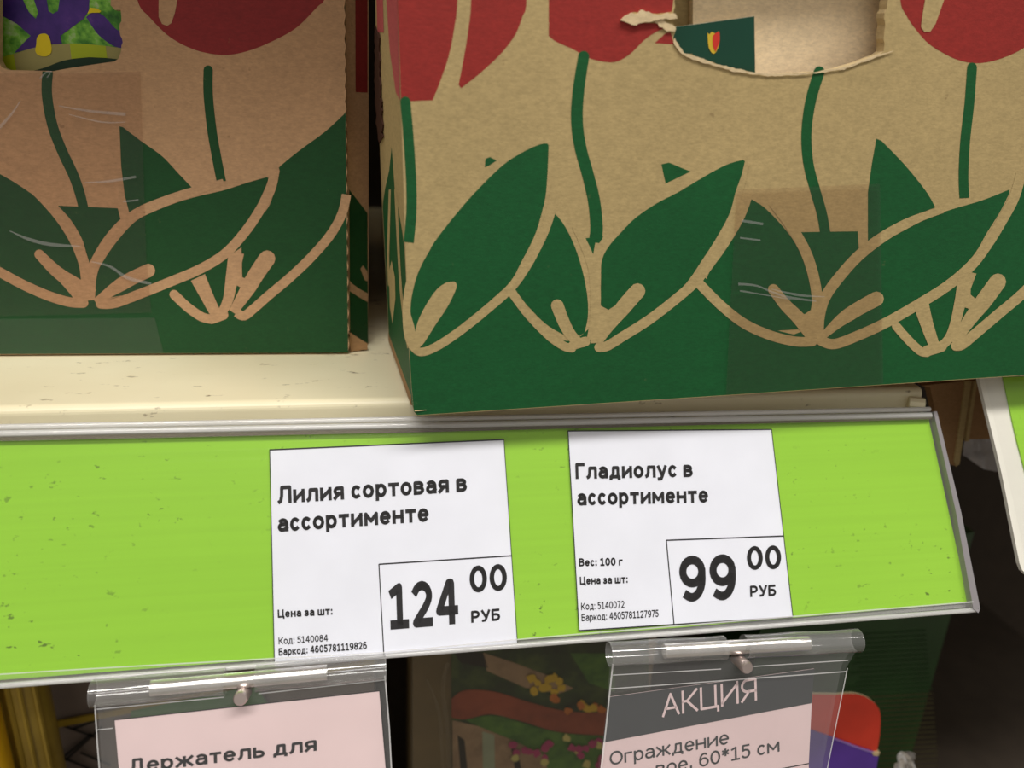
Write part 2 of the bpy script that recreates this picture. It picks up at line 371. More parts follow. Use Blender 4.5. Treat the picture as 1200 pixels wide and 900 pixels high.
def rail_tube(a, b, r, mat, name, d=0.0, n=10, lab=None):
    m = MB(); m.tube([RAIL.W(*a, d), RAIL.W(*b, d)], r, mat, n); o = m.build(name, rail, smooth=True)
    if lab: o['label'] = lab
y_at = lambda a, b, x: a[1]+(b[1]-a[1])*(x-a[0])/(b[0]-a[0])
def rline(p0, p1): return (L0, y_at(p0, p1, L0)), p1
rail_tube(*rline((0, 501), (1086, 480)), .00075, RIDGE, 'top_ridge', .0012)
rail_tube(*rline((0, 509), (1087, 487)), .0009, RIDGE, 'top_ridge', .0012)
m = MB(); m.slab(RAIL, [(L0, 513), (0, 511.5), (480, 501), (1087, 487.5), (1088, 492), (480, 507.5), (0, 516.5), (L0, 519)], film('grey_plastic', g(.6), 1, .2, .25, hx(160, 150, 130)), .0016, .0010); m.build('hinge_strip', rail)
m = MB(); m.slab(RAIL, [(L0, 802), (0, 788), (320, 769.5), (450, 762.5), (600, 748), (800, 731), (1132, 704), (1141, 712.5), (800, 741.5), (0, 801), (L0, 814)],
       film('bottom_channel', g(.98), 1, .15, .03, g(.9), gain=.8), .0022, .0016); m.build('bottom_channel', rail)
rail_tube(*rline((0, 802.5), (1141, 714)), .0007, RIDGE, 'bottom_ridge', .0012)
m = MB(); m.stroke(RAIL, [(L0, 802), (0, 788), (320, 769.5), (450, 762.5), (600, 748), (800, 731), (1134, 704)], 1.5, RIDGE, .00225); m.build('channel_rim', rail)
m = MB(); m.slab(RAIL, [(1088, 483), (1092, 483), (1120, 600), (1142, 712), (1140, 717), (1134, 712), (1114, 600)], film('cut_plastic_edge', g(.6), 1, .2, .5, hx(185, 180, 185), gain=1.5), .0022, -.0016); m.build('cut_end', rail)

# ------------------------------------------------------------------ price tags in the rail
def tagpaper(name, quad, label, lines, texts, mats=(WHITE, INK), pl=RAIL, d=.0005, cat='price tag', group='price tags in the rail'):
    c = pl.W(*quad[3], d); t = thing(name, c, label, cat, group)
    m = MB(); m.slab(pl, quad, mats[0], d, d-.00015); m.build('paper', t)
    m = MB()
    for p, q, wd in lines: m.stroke(pl, [p, q], wd, mats[1], d+.0001, sm=False)
    m.build('ruled_lines', t)
    m = MB()
    for tx in texts:
        s, bl, br, top = tx[:4]; wt = tx[4] if len(tx) > 4 else .21
        text(m, pl, s, bl, br, top, tx[5] if len(tx) > 5 else mats[1], wt, d+.00012)
    m.build('printed_text', t)
    return t
tagpaper('price_tag', [(316, 527), (590, 515), (606.5, 757), (322, 780)], 'wider white price tag for lilies at 124 rubles, left one in the lime rail', [
    ((316, 527.3), (590, 515.3), 1.5), ((316.4, 527), (322, 778), .9), ((444, 661), (599.5, 651), 1.5), ((444, 661), (450, 770), 1.2), ((590, 515), (606, 755), .7)], [
    ('Лилия сортовая в', (326, 590.5), (547, 576), 569.5), ('ассортименте', (326, 623.5), (502.5, 611), 602.5), ('Цена за шт:', (326, 723.5), (390, 720), 714),
    ('Код: 5140084', (327, 754.5), (384.5, 751), 746.5, .15), ('Баркод: 4605781119826', (327, 767.8), (430, 760), 759.0, .19),
    ('124', (456.5, 737.5), (537.5, 731), 683.5, .2), ('00', (550.5, 694.5), (594, 691.5), 663, .19), ('РУБ', (552, 729.5), (586, 726.5), 715.5, .2)])
tagpaper('price_tag', [(665, 505), (903, 503), (928, 723), (678, 739)], 'narrower white price tag for gladiolus at 99 rubles, right one in the lime rail', [
    ((665, 505.3), (903, 503.3), 1.4), ((665, 505), (678, 739), 1.0), ((903, 503), (928, 723), .8), ((780, 633), (917.5, 628), 1.5), ((780, 633), (789, 732), 1.2), ((678, 738.5), (928, 722.5), 1.4)], [
    ('Гладиолус в', (674, 561.5), (811, 559), 542.5), ('ассортименте', (676, 592.5), (829, 589), 573.5), ('Вес: 100 г', (678, 663.5), (729, 662.5), 654),
    ('Цена за шт:', (679, 685), (735, 683), 675.5), ('Код: 5140072', (680.5, 714.5), (731, 712), 706, .15), ('Баркод: 4605781127975', (681, 727.5), (771, 722.5), 719, .155),
    ('99', (796, 705.5), (862, 702.5), 651.5, .19), ('00', (874.5, 668), (914.5, 666.5), 640, .19), ('РУБ', (878, 699.5), (908.5, 698), 686, .2)])

# ================================================================== CARDBOARD BOXES
def vplane(p, q):                             # vertical plane through two shelf pixels
    a, b = on_z(*p, .0006), on_z(*q, .0006); return Plane(a, b-a, (0, 0, 1))
LIFT = .0004
# ---- right box
_a = on_z(485, 487, .0006); _r = ray(1200, 440); _b = CAM + _r*(.1825/_r.y)   # right end of the box rides up on the next shelf
_v = Plane(_a, _b-_a, (0, 0, 1)); RF = Plane(_v.o, _v.ex, Vector((0, 0, math.cos(math.radians(3))))+_v.n*math.sin(math.radians(3)))   # the box leans out a little
rbox = thing('cardboard_box', tuple(on_z(485, 487)+Vector((.10, .03, LIFT))), 'kraft cardboard box with torn window, overhanging the shelf front on the right', 'box', 'printed bulb display boxes')
def ins(pl, mb, greens, krafts, reds, GRm, KRm, RDm):
    for i, c in enumerate(greens): mb.poly(pl, c, GRm, .00001+i*.0000025)
    for i, c in enumerate(reds): mb.poly(pl, c, RDm, .00001+i*.0000025)
    for i, st in enumerate(krafts):
        d = .00005+i*.0000025
        if st[0] == 'p': mb.poly(pl, st[1], KRm, d)
        else: mb.stroke(pl, st[1], [x*1.14 for x in st[2]] if isinstance(st[2], list) else st[2]*1.14, KRm, d, st[3] if len(st) > 3 else (False, False))
T2 = (True, True); TF = (True, False)
hole = rough([(1041, -95), (1041, 0), (1036, 20), (1037, 40), (1035, 60), (1030, 64)], 1.2, 5)+rough([(1015, 70), (990, 78), (965, 84), (925, 86), (900, 87.5), (875, 83.5), (860, 80)], .6, 7)+rough([(840, 75), (815, 66), (800, 61), (794, 55), (790, 45), (792, 38), (789, 25), (791, 8), (791, -95)], 1.3, 5)
front = [(460, -230), (463, -60), (466, 0), (470, 120), (474, 250), (479, 400), (482, 450), (485, 482), (489, 487), (850, 463.5), (1200, 440), (1420, 425), (1440, -230)]
m = MB(); m.slab(RF, [front, hole], KR, 0, -.003, KD)
greens = [
 # ground below the leaves
 cr([(478, 330), (481, 380), (487, 408), (510, 405), (560, 365), (604, 330), (607, 345), (640, 390), (672, 400), (690, 385), (705, 395), (745, 376), (800, 338), (826, 325), (845, 348), (880, 375), (930, 392), (955, 380), (965, 390), (1010, 385), (1060, 362), (1110, 330), (1142, 300), (1183, 245), (1230, 225), (1425, 120)], 2)+[(1420, 425.5), (1200, 439.5), (850, 463), (489, 486.5), (485, 482), (482, 450), (479, 395)],
 cr([(641, 168), (632, 169.5), (615, 177), (590, 193), (557, 225), (527, 260), (505, 290), (490, 320), (483, 345), (481, 365), (486, 385), (489, 409)])+cr([(505, 407), (545, 378), (575, 352), (598, 330), (612, 305), (627, 275), (636, 245), (640, 225), (642, 195), (643, 170)]),
 cr([(650, 250), (660, 262), (672, 285), (682, 315), (688, 345), (689, 370), (685, 390)])+cr([(672, 398), (640, 380), (610, 350), (600, 345), (612, 328), (627, 300), (640, 275), (648, 254)]),
 cr([(871, 187.5), (860, 190), (845, 196), (820, 210), (795, 225), (770, 238), (745, 255), (728, 272), (714, 288), (706, 303), (703, 325), (703, 350), (704, 402)])+cr([(720, 395), (745, 380), (775, 358), (803, 333), (822, 306), (840, 278), (855, 250), (862, 225), (869, 205), (873, 189)]),
 cr([(875, 231), (885, 236), (900, 247), (925, 275), (942, 305), (950, 335), (952, 355), (950, 385)])+cr([(900, 388), (860, 368), (828, 331), (850, 293), (865, 262), (873, 234)]),
 cr([(1183, 222), (1150, 235), (1110, 247), (1070, 262), (1035, 282), (1005, 303), (985, 328), (968, 355), (961, 378), (961, 398)])+cr([(1010, 388), (1075, 352), (1110, 330), (1140, 300), (1157, 272), (1172, 248), (1183, 226)]),
 cr([(1212, 190), (1200, 206), (1193, 222), (1184, 252), (1162, 290), (1143, 318), (1140, 340)])+[(1180, 380), (1300, 300), (1420, 150), (1420, 20), (1330, 80), (1250, 150)],
 [(938, 272), (1005, 271), (1006.5, 291)]+cr([(1006, 292), (990, 310), (965, 341), (962, 338), (957, 315), (950, 293), (938, 272)]),
 [(1027, 162.5)]+cr([(1033, 165), (1060, 193), (1085, 224), (1096, 243)])+cr([(1080, 249), (1050, 262), (1017, 283)])+[(1017, 225), (1022, 190)],
 [(569, 186), (574, 184), (582, 188), (573, 194), (568, 196)], [(775, 192.5), (784, 190.5), (809, 201), (780, 215)],
 [(686, 279), (707, 277), (694, 299)], [(1193, 440), (1194, 439), (1195, 441)]]
krafts = [
 ('s', [(500, 288), (486, 315), (478, 345), (476.5, 375), (480, 398), (488, 410), (497, 412), (515, 404), (540, 387), (570, 363), (598, 338), (615, 315), (629, 290), (640, 265), (648, 238), (652, 215)], [10, 8, 9, 9, 9, 10]),
 ('p', cr([(523, 331), (532, 330), (535, 334), (533, 342), (524, 360), (510, 381), (495, 404), (486, 407), (486, 393), (490, 376), (500, 356), (512, 339), (523, 331)])),
 ('s', [(598, 340), (618, 367), (643, 393), (660, 405), (670, 408)], 9, T2), ('s', [(653, 358), (660, 376), (668, 391), (680, 404)], [13, 12, 10], TF),
 ('s', [(672, 404), (686, 400)], 10, T2),
 ('s', [(674, 265), (686, 290), (695, 315), (698, 345), (697, 372), (692, 398)], [7, 9, 11, 10, 8]), ('s', [(702, 285), (699, 310), (698, 345), (697, 372), (698, 402)], [8, 10, 10, 10]),
 ('s', [(884, 195), (877, 225), (867, 253), (851, 281), (832, 308), (815, 330), (790, 352), (760, 375), (730, 394), (712, 405), (702, 407)], 10, T2),
 ('s', [(747, 341), (733, 357), (714, 381), (701, 401)], [16, 16, 12, 8], TF), ('p', [(700, 356), (713, 363), (730, 352), (722, 374), (706, 388), (700, 400)]),
 ('s', [(819, 332), (845, 358), (872, 379), (903, 393), (932, 400), (952, 400)], 10, T2), ('s', [(906, 339), (920, 357), (935, 372), (952, 392)], [11, 13, 15], TF),
 ('s', [(905, 238), (925, 263), (941, 289), (951, 315), (957, 345), (957, 375), (954, 396)], [8, 11, 11, 11, 14]),
 ('p', [(952, 350), (950, 363), (943, 368), (932, 366), (950, 386), (960, 380)]),
 ('s', [(1105, 246), (1075, 256), (1040, 274), (1010, 296), (988, 319), (968, 346), (960, 370), (958, 396)], [6, 10, 11, 11, 11, 12]),
 ('s', [(1196, 205), (1188, 232), (1173, 260), (1157, 286), (1138, 311), (1110, 335), (1075, 357), (1040, 377), (1008, 392), (978, 403), (962, 399)], 10.5, T2),
 ('s', [(1027, 350), (1005, 362), (984, 376), (964, 394)], [15, 14, 7], TF),
 ('s', [(1050, 382), (1064, 398), (1078, 411), (1086, 413)], 9, T2), ('s', [(1079, 356), (1086, 380), (1095, 406)], [16, 13, 11]), ('s', [(1086, 411), (1103, 406)], 11, T2),
 ('s', [(1134, 318), (1127, 345), (1120, 375), (1112, 396), (1099, 409)], [18, 12, 10, 9]), ('s', [(1169, 330), (1153, 352), (1135, 376), (1118, 402)], [17, 17, 13, 9], TF),
 ('p', [(1124, 330), (1138, 318), (1137, 345), (1143, 350), (1136, 362), (1124, 358)]),
 ('s', [(1330, 190), (1270, 265), (1235, 305), (1200, 342), (1172, 366), (1146, 388), (1128, 403), (1120, 405)], 10.5, T2),
 ('p', [(1097, 0), (1084, -2), (1080, 22), (1079, 32), (1083, 37.5), (1090, 37), (1096, 28), (1106, 0), (1108, -12), (1094, -12)])]
reds = [[(462, -90), (466, 0), (470, 119)]+[(507, 117.5)]+cr([(507, 117.5), (516, 95), (526, 65), (532, 35), (536, 0), (536, -90)]),
 cr([(553, -90), (552, 0), (549, 33), (544, 65), (537.5, 99)])+cr([(540, 103.5), (560, 88), (585, 65), (603, 42), (612, 20), (617, 0), (617, -90)]),
 [(643, -90), (643, 0)]+cr([(643, 42), (652, 49), (672, 58), (690, 68), (712, 73), (726, 71), (740, 62), (755, 47), (770, 37), (781, 33)])+[(768, 27), (735, 27), (727, 24), (742, 14), (770, 16), (787, 14), (789, 2), (789, -90)],
 [(767, 50.5), (780, 39), (786, 38), (788, 45), (790, 52)],
 cr([(1052, -60), (1055, 0), (1062, 18), (1072, 33), (1087, 50), (1105, 62), (1125, 71), (1148, 74), (1175, 68), (1203, 54), (1228, 30), (1240, 0), (1235, -60), (1210, -120)])]
ins(RF, m, greens, krafts, reds, GR, KR, RR)
for st, wd in (([(475, 119), (479, 165), (482, 215), (482, 250), (479, 284)], 12), ([(684, 66), (678, 105), (676, 140), (680, 172), (689, 205), (696, 235), (699, 265), (698, 280)], [13, 14, 14, 15]),
               ([(960, 84), (950, 118), (945, 155), (947, 190), (955, 222), (963, 250), (967, 273)], [13, 12, 12, 12]), ([(1139, 79), (1136, 120), (1131, 165), (1129, 205), (1130, 232)], 11.5)):
    m.stroke(RF, st, wd, GR, .000045, TF)
fp = m.build('front_panel', rbox)
m = MB()
m.slab(RF, rough([(727, 24), (733, 19), (738, 15), (746, 16), (752, 12), (762, 15), (771, 18), (780, 15), (791, 17), (792, 21), (783, 23), (772, 22), (763, 26), (752, 26), (744, 29), (735, 28), (727, 24)], 1.1, 3), TORN, .0007, .0001)
m.slab(RF, rough([(765, 24), (776, 23), (784, 28), (791, 31), (790, 37), (781, 36), (772, 31), (765, 24)], 1.0, 3), TORN, .0004, .0001)
m.slab(RF, rough([(790, 44), (800, 61), (840, 75), (875, 83), (900, 87), (940, 86), (985, 79.5), (1035, 62), (1046, 60), (1030, 65.5), (988, 81.5), (940, 88), (900, 89), (878, 86.5), (860, 84), (838, 77.5), (815, 71), (797, 63), (788, 50), (790, 44)], .7, 3.5), TORN, .00032, .00023)
sub('torn_paper', m, fp)['label'] = 'pale torn paper layer around the window'
m = MB(); tp = [(862, 222), (1030, 215), (1034, 449), (850, 461.5), (856, 340)]
m.poly(RF, tp, TAPE, .00045); m.build('clear_tape', rbox)['label'] = 'glossy clear tape with scratches'
# scratches standing up on the tape
def scratches(pl, items, parent, mat):
    m = MB()
    for p, wd in items: m.stroke(pl, p, wd, mat, .00058)
    o = m.build('tape_crease', parent)
CREASE = film('creased_tape', g(.95), 1, .15, .16, g(.8), gain=2)
scratches(RF, [([(864, 332), (885, 334), (905, 342), (925, 348), (955, 352)], [3, 2, 3, 2]), ([(866, 340), (890, 344), (925, 350)], [2, 1]), ([(903, 338), (935, 345), (965, 347)], [1, 3, 1]), ([(868, 258), (893, 262)], 3), ([(866, 278), (890, 281)], 2)], rbox, CREASE)
# side, back, bottom
_c0 = RF.hit(486, 487); RS = Plane(_c0, on_z(455, 402)-_c0, RF.hit(466, 0)-_c0)
m = MB(); side = [(440, -230), (440, 0), (441, 100), (445, 170), (447, 225), (452, 320), (455.5, 401), (463, 422), (471, 443), (479, 465), (486, 486), (485, 482), (482, 450), (479, 400), (474, 250), (470, 120), (466, 0), (460, -230)]
m.slab(RS, [(u, v-(4 if v > 400 else 0)) for u, v in side], KR, 0, -.003, KD)
ins(RS, m, [[(459, 172), (461, 200), (463, 225), (470, 262), (474, 290), (477, 350), (479, 402), (482, 450), (485, 481), (479, 460), (471, 438), (463, 417), (456, 396), (452.5, 320), (448.5, 240), (451, 222), (456, 200)]],
    [('s', [(457, 222), (456, 260), (455, 300), (456, 335)], [2, 2.5, 2]), ('p', [(456, 318), (459, 305), (463, 325), (463.5, 350), (460, 379), (457, 360)]), ('s', [(464, 222), (467, 290), (471, 350), (479, 408)], [3, 2.5, 2.5, 3])],
    [], GR, KR, RR)
m.poly(RS, [(441, -60), (441.5, 0), (442.5, 38), (450, 38), (449, 0), (447, -60)], RP, .00006)
m.poly(RS, [(452, -60), (453, 0), (457, 60), (464, 108), (469, 118), (466, 0), (461, -60)], RP, .00006)
sp = m.build('side_panel', rbox)
a = RF.hit(485, 486); b = on_z(455, 400, .0012); c = RF.hit(1420, 424); dep = b-a
top = 0.155
def wall(p, q, name, th=.003, z0=.0004, z1=None, mat=KR):
    m = MB(); d = _n(q-p).cross(Vector((0, 0, 1)))*th; P = [p, q, q+d, p+d]
    lo = [Vector((v.x, v.y, max(z0, v.z))) for v in P]; hi = [Vector((v.x, v.y, z1 or top)) for v in P]
    m.face(lo[::-1], mat); m.face(hi, mat)
    for k in range(4): m.face([lo[k], lo[(k+1) % 4], hi[(k+1) % 4], hi[k]], mat)
    return m.build(name, rbox)
wall(b+dep*.02+(c-a)*.02, b+(c-a)*.98, 'back_panel', -.003); wall(c+dep*.05, c+dep, 'side_panel', -.003)
m = MB(); P = [a+dep*.09, a+(c-a)*.99+dep*.09, b+(c-a)*.99, b]; 
lo = [Vector((v.x, v.y, v.z+.0003)) for v in P]; hi = [Vector((v.x, v.y, v.z+.003)) for v in P]
m.face(lo[::-1], KB); m.face(hi, KB)
for k in range(4): m.face([lo[k], lo[(k+1) % 4], hi[(k+1) % 4], hi[k]], KB)
m.build('bottom_panel', rbox)
# torn layer at the rear edge of the side
m = MB(); m.slab(RS, rough([(441, 30), (446, 45), (447, 90), (449, 130), (450, 160), (446, 168), (443, 150), (441, 100), (441, 30)], .9, 5), plain('dark_torn_layer', hx(70, 44, 34), .8, .2), .0005, .0001); sub('torn_paper', m, sp)['label'] = 'dark torn edge'
# inner liner and green card seen in the window
RI = RF.off(-.009)
m = MB(); m.slab(RI, [(812, -90), (812, 70), (816, 118), (1075, 104), (1075, -90)], KI, 0, -.002); m.slab(RI.off(-.0035), [(765, -90), (765, 115), (816, 113), (816, -90)], KR, 0, -.002)
m.build('inner_liner', rbox)
RC = RF.off(-.0045)
DG = plain('dark_green_card', hx(14, 66, 50), .35, .5, 0, .1)
gc = thing('packet_card', tuple(RC.W(838, 120)), 'dark green card with red and yellow tulip mark, inside the right box window', 'card')
m = MB(); m.slab(RC, [(770, 34.5), (884, 19), (885, 82), (887, 128), (770, 140)], DG, 0, -.0012, plain('card_edge', hx(225, 225, 205), .5)); m.build('card_front', gc)
m = MB(); YE = plain('mark_yellow', hx(206, 176, 50)); RE = plain('mark_red', hx(204, 52, 40))
m.poly(RC, cr([(829, 38), (831, 40), (834, 37.5), (838, 39), (842, 37), (843, 45), (842, 54), (838, 62), (834, 62), (830, 54), (829, 38)]), YE, .0001)
m.poly(RC, cr([(835, 42), (838, 39), (842.5, 37.5), (843, 48), (840, 56), (838, 60), (835, 52), (835, 42)]), RE, .00018); m.build('tulip_mark', gc)
# bottom flaps hanging past the shelf end
RB = Plane((XE+.01, .210, 0), (1, 0, 0), (0, 0, 1))
m = MB(); m.slab(RB, [(1080, 452), (1090, 454), (1110, 543), (1119, 546), (1123, 543), (1137, 446)], KB, 0, -.003, KB); f1 = m.build('bottom_flap', rbox)
m = MB(); m.slab(RB, [(1130, 446), (1137, 446), (1123, 543), (1119, 546), (1117, 540)], KR, .0006, -.003, KR); sub('cut_edge', m, f1)
RB2 = RB.off(-.012)
m = MB(); m.slab(RB2, [(1125, 446), (1120, 512), (1132, 515), (1175, 514), (1170, 446)], KB, 0, -.003, KB); m.build('bottom_flap', rbox)
m = MB(); m.slab(RB2, [(1139, 446), (1143, 446), (1133, 516), (1129, 516)], KR, .0010, .0001, KR); m.build('cut_edge', rbox)

# ---- left box
LF = vplane((0, 415.5), (408, 413.5))
lbox = thing('cardboard_box', tuple(on_z(150, 415)+Vector((0, .03, LIFT))), 'shade-toned kraft cardboard box with iris packet in its window, set back on the left', 'box', 'printed bulb display boxes')
lh = [(-3, -90), (-3, 70), (2, 79)]+[(8, 82), (55, 83), (62, 83.5), (80, 80), (100, 77), (120, 74), (134, 72)]+rough([(139, 70), (141, 62), (143, 50), (140, 32), (143, 20), (142, 12), (134, 11), (129, 5), (128, -90)], 1.0, 4)
lf = [(-170, -230), (-170, 418), (0, 415.5), (408, 413.5)]
# jagged perforated right edge
ed = []
n = 70
for i in range(n+1):
    y = 413-643*i/n; ed.append((408.5+(-230 if False else (y-413)*.0115)+(1.0 if i % 2 else -.8), y))
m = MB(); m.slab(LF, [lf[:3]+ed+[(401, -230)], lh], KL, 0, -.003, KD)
def lc(p): return p
greens = [
 [(-170, 250), (-60, 215)]+cr([(-40, 190), (-15, 196), (0, 204), (15, 212.5), (34, 225), (62, 245), (80, 270), (93, 298), (98, 325), (100, 352)])+[(60, 347), (-170, 260)],
 [(68, 241), (138, 244), (142.5, 262)]+cr([(142, 263), (128, 277), (108, 307), (103, 302), (96, 280), (83, 258), (68, 241)]),
 [(140, 148), (144, 149)]+cr([(165, 165), (190, 183), (208, 202), (226, 221)])+cr([(200, 230), (175, 243), (153, 256)])+[(146, 228), (142, 195)],
 cr([(313, 207.5), (290, 214), (262, 223), (232, 230), (205, 238), (180, 247), (157, 261), (137, 283), (121, 306), (112, 325), (110, 352)])+cr([(150, 345), (215, 322), (262, 297), (285, 268), (300, 243), (310, 222), (315, 209)]),
 [(405, 131)]+cr([(403, 134), (380, 155), (350, 177), (326, 197), (321, 206), (323, 215), (316, 240), (300, 262), (284, 292)])+[(284, 330), (300, 360), (407, 360)],
 [(-170, 280), (-60, 300)]+cr([(0, 325), (60, 352), (100, 350), (130, 350), (200, 326), (262, 297), (300, 255), (330, 240)])+[(406, 230), (408, 413), (0, 415), (-170, 417.5)]]
krafts = [
 ('s', [(28, 213), (48, 230), (70, 254), (87, 280), (98, 307), (102, 330), (104, 352)], [8, 10, 11, 11, 13]),
 ('s', [(-60, 286), (-30, 303), (0, 319), (28, 334), (58, 347), (82, 354), (98, 355)], 10, T2), ('s', [(46, 298), (64, 316), (84, 332), (104, 350)], [10, 13, 24], TF),
 ('s', [(262, 213), (225, 225), (188, 238), (158, 252), (135, 272), (117, 298), (107, 322), (104, 350)], [6, 10, 11, 11, 11, 13]),
 ('s', [(322, 200), (317, 222), (304, 247), (287, 272), (264, 297), (235, 315), (200, 330), (165, 344), (135, 355), (118, 356)], 10, T2),
 ('s', [(174, 317), (153, 327), (133, 339), (112, 354)], [14, 14, 7], TF),
 ('s', [(204, 345), (220, 360), (236, 371), (247, 374)], 9.5, T2), ('s', [(232, 325), (244, 350), (254, 370)], [16, 13, 11]), ('s', [(248, 374), (262, 369)], 10, T2),
 ('s', [(277, 296), (272, 325), (267, 352), (258, 370)], [16, 12, 9]), ('s', [(313, 303), (300, 322), (287, 344), (273, 366)], [17, 16, 9], TF),
 ('p', [(268, 300), (283, 290), (284, 325), (292, 328), (284, 338), (270, 330)]),
 ('s', [(406, 228), (401, 250), (388, 274), (366, 300), (340, 325), (315, 346), (298, 361), (286, 370), (277, 366)], 9.5),
 ('p', [(186, -12), (186, 20), (190, 28), (196, 30.5), (201, 27), (205, 15), (208, 0), (208, -12)])]
reds = [cr([(152, -60), (161, 0), (175, 20), (200, 44), (230, 59), (262, 64.5), (290, 60), (320, 48), (348, 32), (372, 8), (380, 0), (392, -30), (394, -70), (370, -120), (260, -150), (180, -130), (152, -60)])]
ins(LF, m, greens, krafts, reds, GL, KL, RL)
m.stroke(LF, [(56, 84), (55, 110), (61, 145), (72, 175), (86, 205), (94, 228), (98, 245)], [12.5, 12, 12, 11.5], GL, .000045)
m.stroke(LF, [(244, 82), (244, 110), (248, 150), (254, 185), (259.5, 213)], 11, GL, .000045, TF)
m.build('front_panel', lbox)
m = MB(); m.poly(LF, [(-80, 86), (60, 86), (165, 84), (172, 300), (178, 366), (-80, 372)], TAPE, .00045); m.build('clear_tape', lbox)['label'] = 'glossy clear tape with creases'
m = MB(); m.poly(LF, [(-80, 374), (182, 372), (192, 413), (-80, 415)], TAPE2, .00045); m.build('clear_tape', lbox)
scratches(LF, [([(12, 270), (35, 280), (60, 286), (95, 288)], [1, 4, 4, 1]), ([(108, 306), (130, 312), (150, 325), (178, 332)], [1, 3, 4, 3]), ([(70, 124), (105, 130), (148, 134)], [1, 3, 4]), ([(82, 134), (120, 143), (148, 143)], [1, 2, 1]), ([(100, 214), (130, 212), (160, 207)], [1, 3, 3]), ([(48, 92), (55, 85), (62, 84)], 2), ([(56, 91), (60, 86)], 1.5), ([(0, 150), (15, 133), (25, 118)], [4, 3, 1]), ([(145, 236), (163, 234)], 2)], lbox, CREASE)
pA = LF.W(409.5, 413, -.0035); pB = on_z(431, 404)
pB = pA + Vector((math.cos(math.radians(52)), math.sin(math.radians(52)), 0))*(.0105)
LS = Plane(pA, pB-pA, (0, 0, 1))
m = MB(); m.slab(LS, [(402, -230), (405, 0), (409.5, 412), (431, 404.5), (432, 300), (432, 0), (432, -230)], KL, 0, -.0025, KD)
m.poly(LS, [(416, -60), (416.5, 108), (430.5, 108.5), (430.5, -60)], RL, .00006)
m.poly(LS, [(409, 222), (412, 226), (420, 236), (430.5, 250), (431, 402), (410, 410)], GL, .00006)
m.poly(LS, [(409.5, 329), (412, 332), (420, 338), (431, 344), (431, 354), (420, 348), (409.5, 341)], KL, .00012)
m.poly(LS, [(422, 315), (425, 311), (430, 318), (431, 330), (427, 328)], KL, .00012)
m.build('side_panel', lbox)
m = MB(); m.slab(Plane(LS.o+Vector((0, -.0008, 0)), (1, .2, 0), (0, 0, 1)), rough([(409, 389), (416, 393), (424, 400), (431, 403), (430, 409), (420, 411), (410, 412), (409, 389)], .7, 4), KB, .0002, -.001); m.build('torn_flap', lbox)['label'] = 'crumpled brown flap end at the bottom corner'
q0 = on_z(-170, 418)+Vector((0, .006, 0)); q1 = Vector((LS.W(431, 404).x-.003, LS.W(431, 404).y+.001, 0)); q2 = q1+Vector((0, .19, 0)); q3 = q0+Vector((0, .196, 0))  # left box runs deeper, out of sight, to darken the gap
rb_save = rbox; rbox = lbox
wall(q1, q2, 'side_panel', -.003, .0004, .17, KL); wall(q3, q0, 'side_panel', -.003, .0004, .17, KL); wall(q2+Vector((-.002, 0, 0)), q3, 'back_panel', -.003, .0004, .17, KL)
m = MB(); m.box((q0.x+.004, q0.y+.002, .0003), (q1.x-.004, q2.y-.004, .003), KB); m.build('bottom_panel', lbox)
rbox = rb_save
# ---- plain box added unseen behind the right one to keep the gap dark
bb = thing('cardboard_box', (.085, .35, LIFT), 'added plain kraft box, unseen behind the box with torn window, darkening the gap', 'box')
m = MB(); m.box((.006, .30, LIFT), (.165, .47, .150), KB); m.build('added_box_body', bb)
m = MB(); m.box((.075, .299, .1501), (.095, .471, .1506), TAPE2); m.build('clear_tape', bb)
# iris packet behind the window
LP = LF.off(-.0065)
ip = thing('bulb_packet', tuple(LP.W(66, 130)), 'printed packet with purple iris photo showing through the left box window', 'packet')
def foliage(name, cols, scale, rough_=.45, spec=.4):
    n = NT(name); f = n.noise(scale, 5, (1, 1, 1), .6); n.ln(n.ramp(f, cols), n.b.inputs['Base Color']); n.set(Roughness=rough_, Specular_IOR_Level=spec); return n.mat
FOL = foliage('blurred_foliage_print', [(.28, hx(30, 80, 34)), (.42, hx(74, 144, 46)), (.54, hx(134, 200, 70)), (.66, hx(190, 210, 160))], 190)
PUR = foliage('purple_petal_print', [(.35, hx(52, 32, 110)), (.62, hx(84, 48, 140)), (.78, hx(128, 84, 160))], 110)
YEL = plain('yellow_print', hx(242, 216, 20), .4); LIM = plain('lime_band_print', hx(176, 192, 30), .4); BEI = plain('beige_band_print', hx(168, 158, 96), .4); DKG = plain('dark_green_print', hx(16, 52, 26), .4)
m = MB(); m.slab(LP, [(-40, -110), (-40, 125), (165, 125), (165, -110)], FOL, 0, -.004); m.build('packet_body', ip)
m = MB()
m.poly(LP, [(-10, -50), (-4, 0), (0, 17), (20, 28), (36, 42), (28, 50), (17, 62), (40, 56), (60, 52), (73, 52), (71, 42), (98, 22), (104, 13), (105, 0), (110, -40), (80, -60), (70, 0), (68, 13), (62, 16), (57, 13), (55, 0), (48, -30), (40, -10), (40, 0), (45, 15), (42, 22), (34, 14), (27, 0), (10, -60)], PUR, .0001)
m.poly(LP, cr([(101, 20), (110, 14), (122, 19), (135, 33), (147, 42), (150, 56), (136, 55), (124, 48), (113, 38), (101, 20)]), PUR, .0001)
m.poly(LP, cr([(43, 52), (44, 44), (48, 40), (55, 40), (59, 46), (61, 60), (55, 66), (46, 65), (42, 60), (43, 52)]), YEL, .0003)
m.poly(LP, [(103, 16), (106, 9), (114, 10), (119, 13), (117, 15), (109, 15)], YEL, .0003)
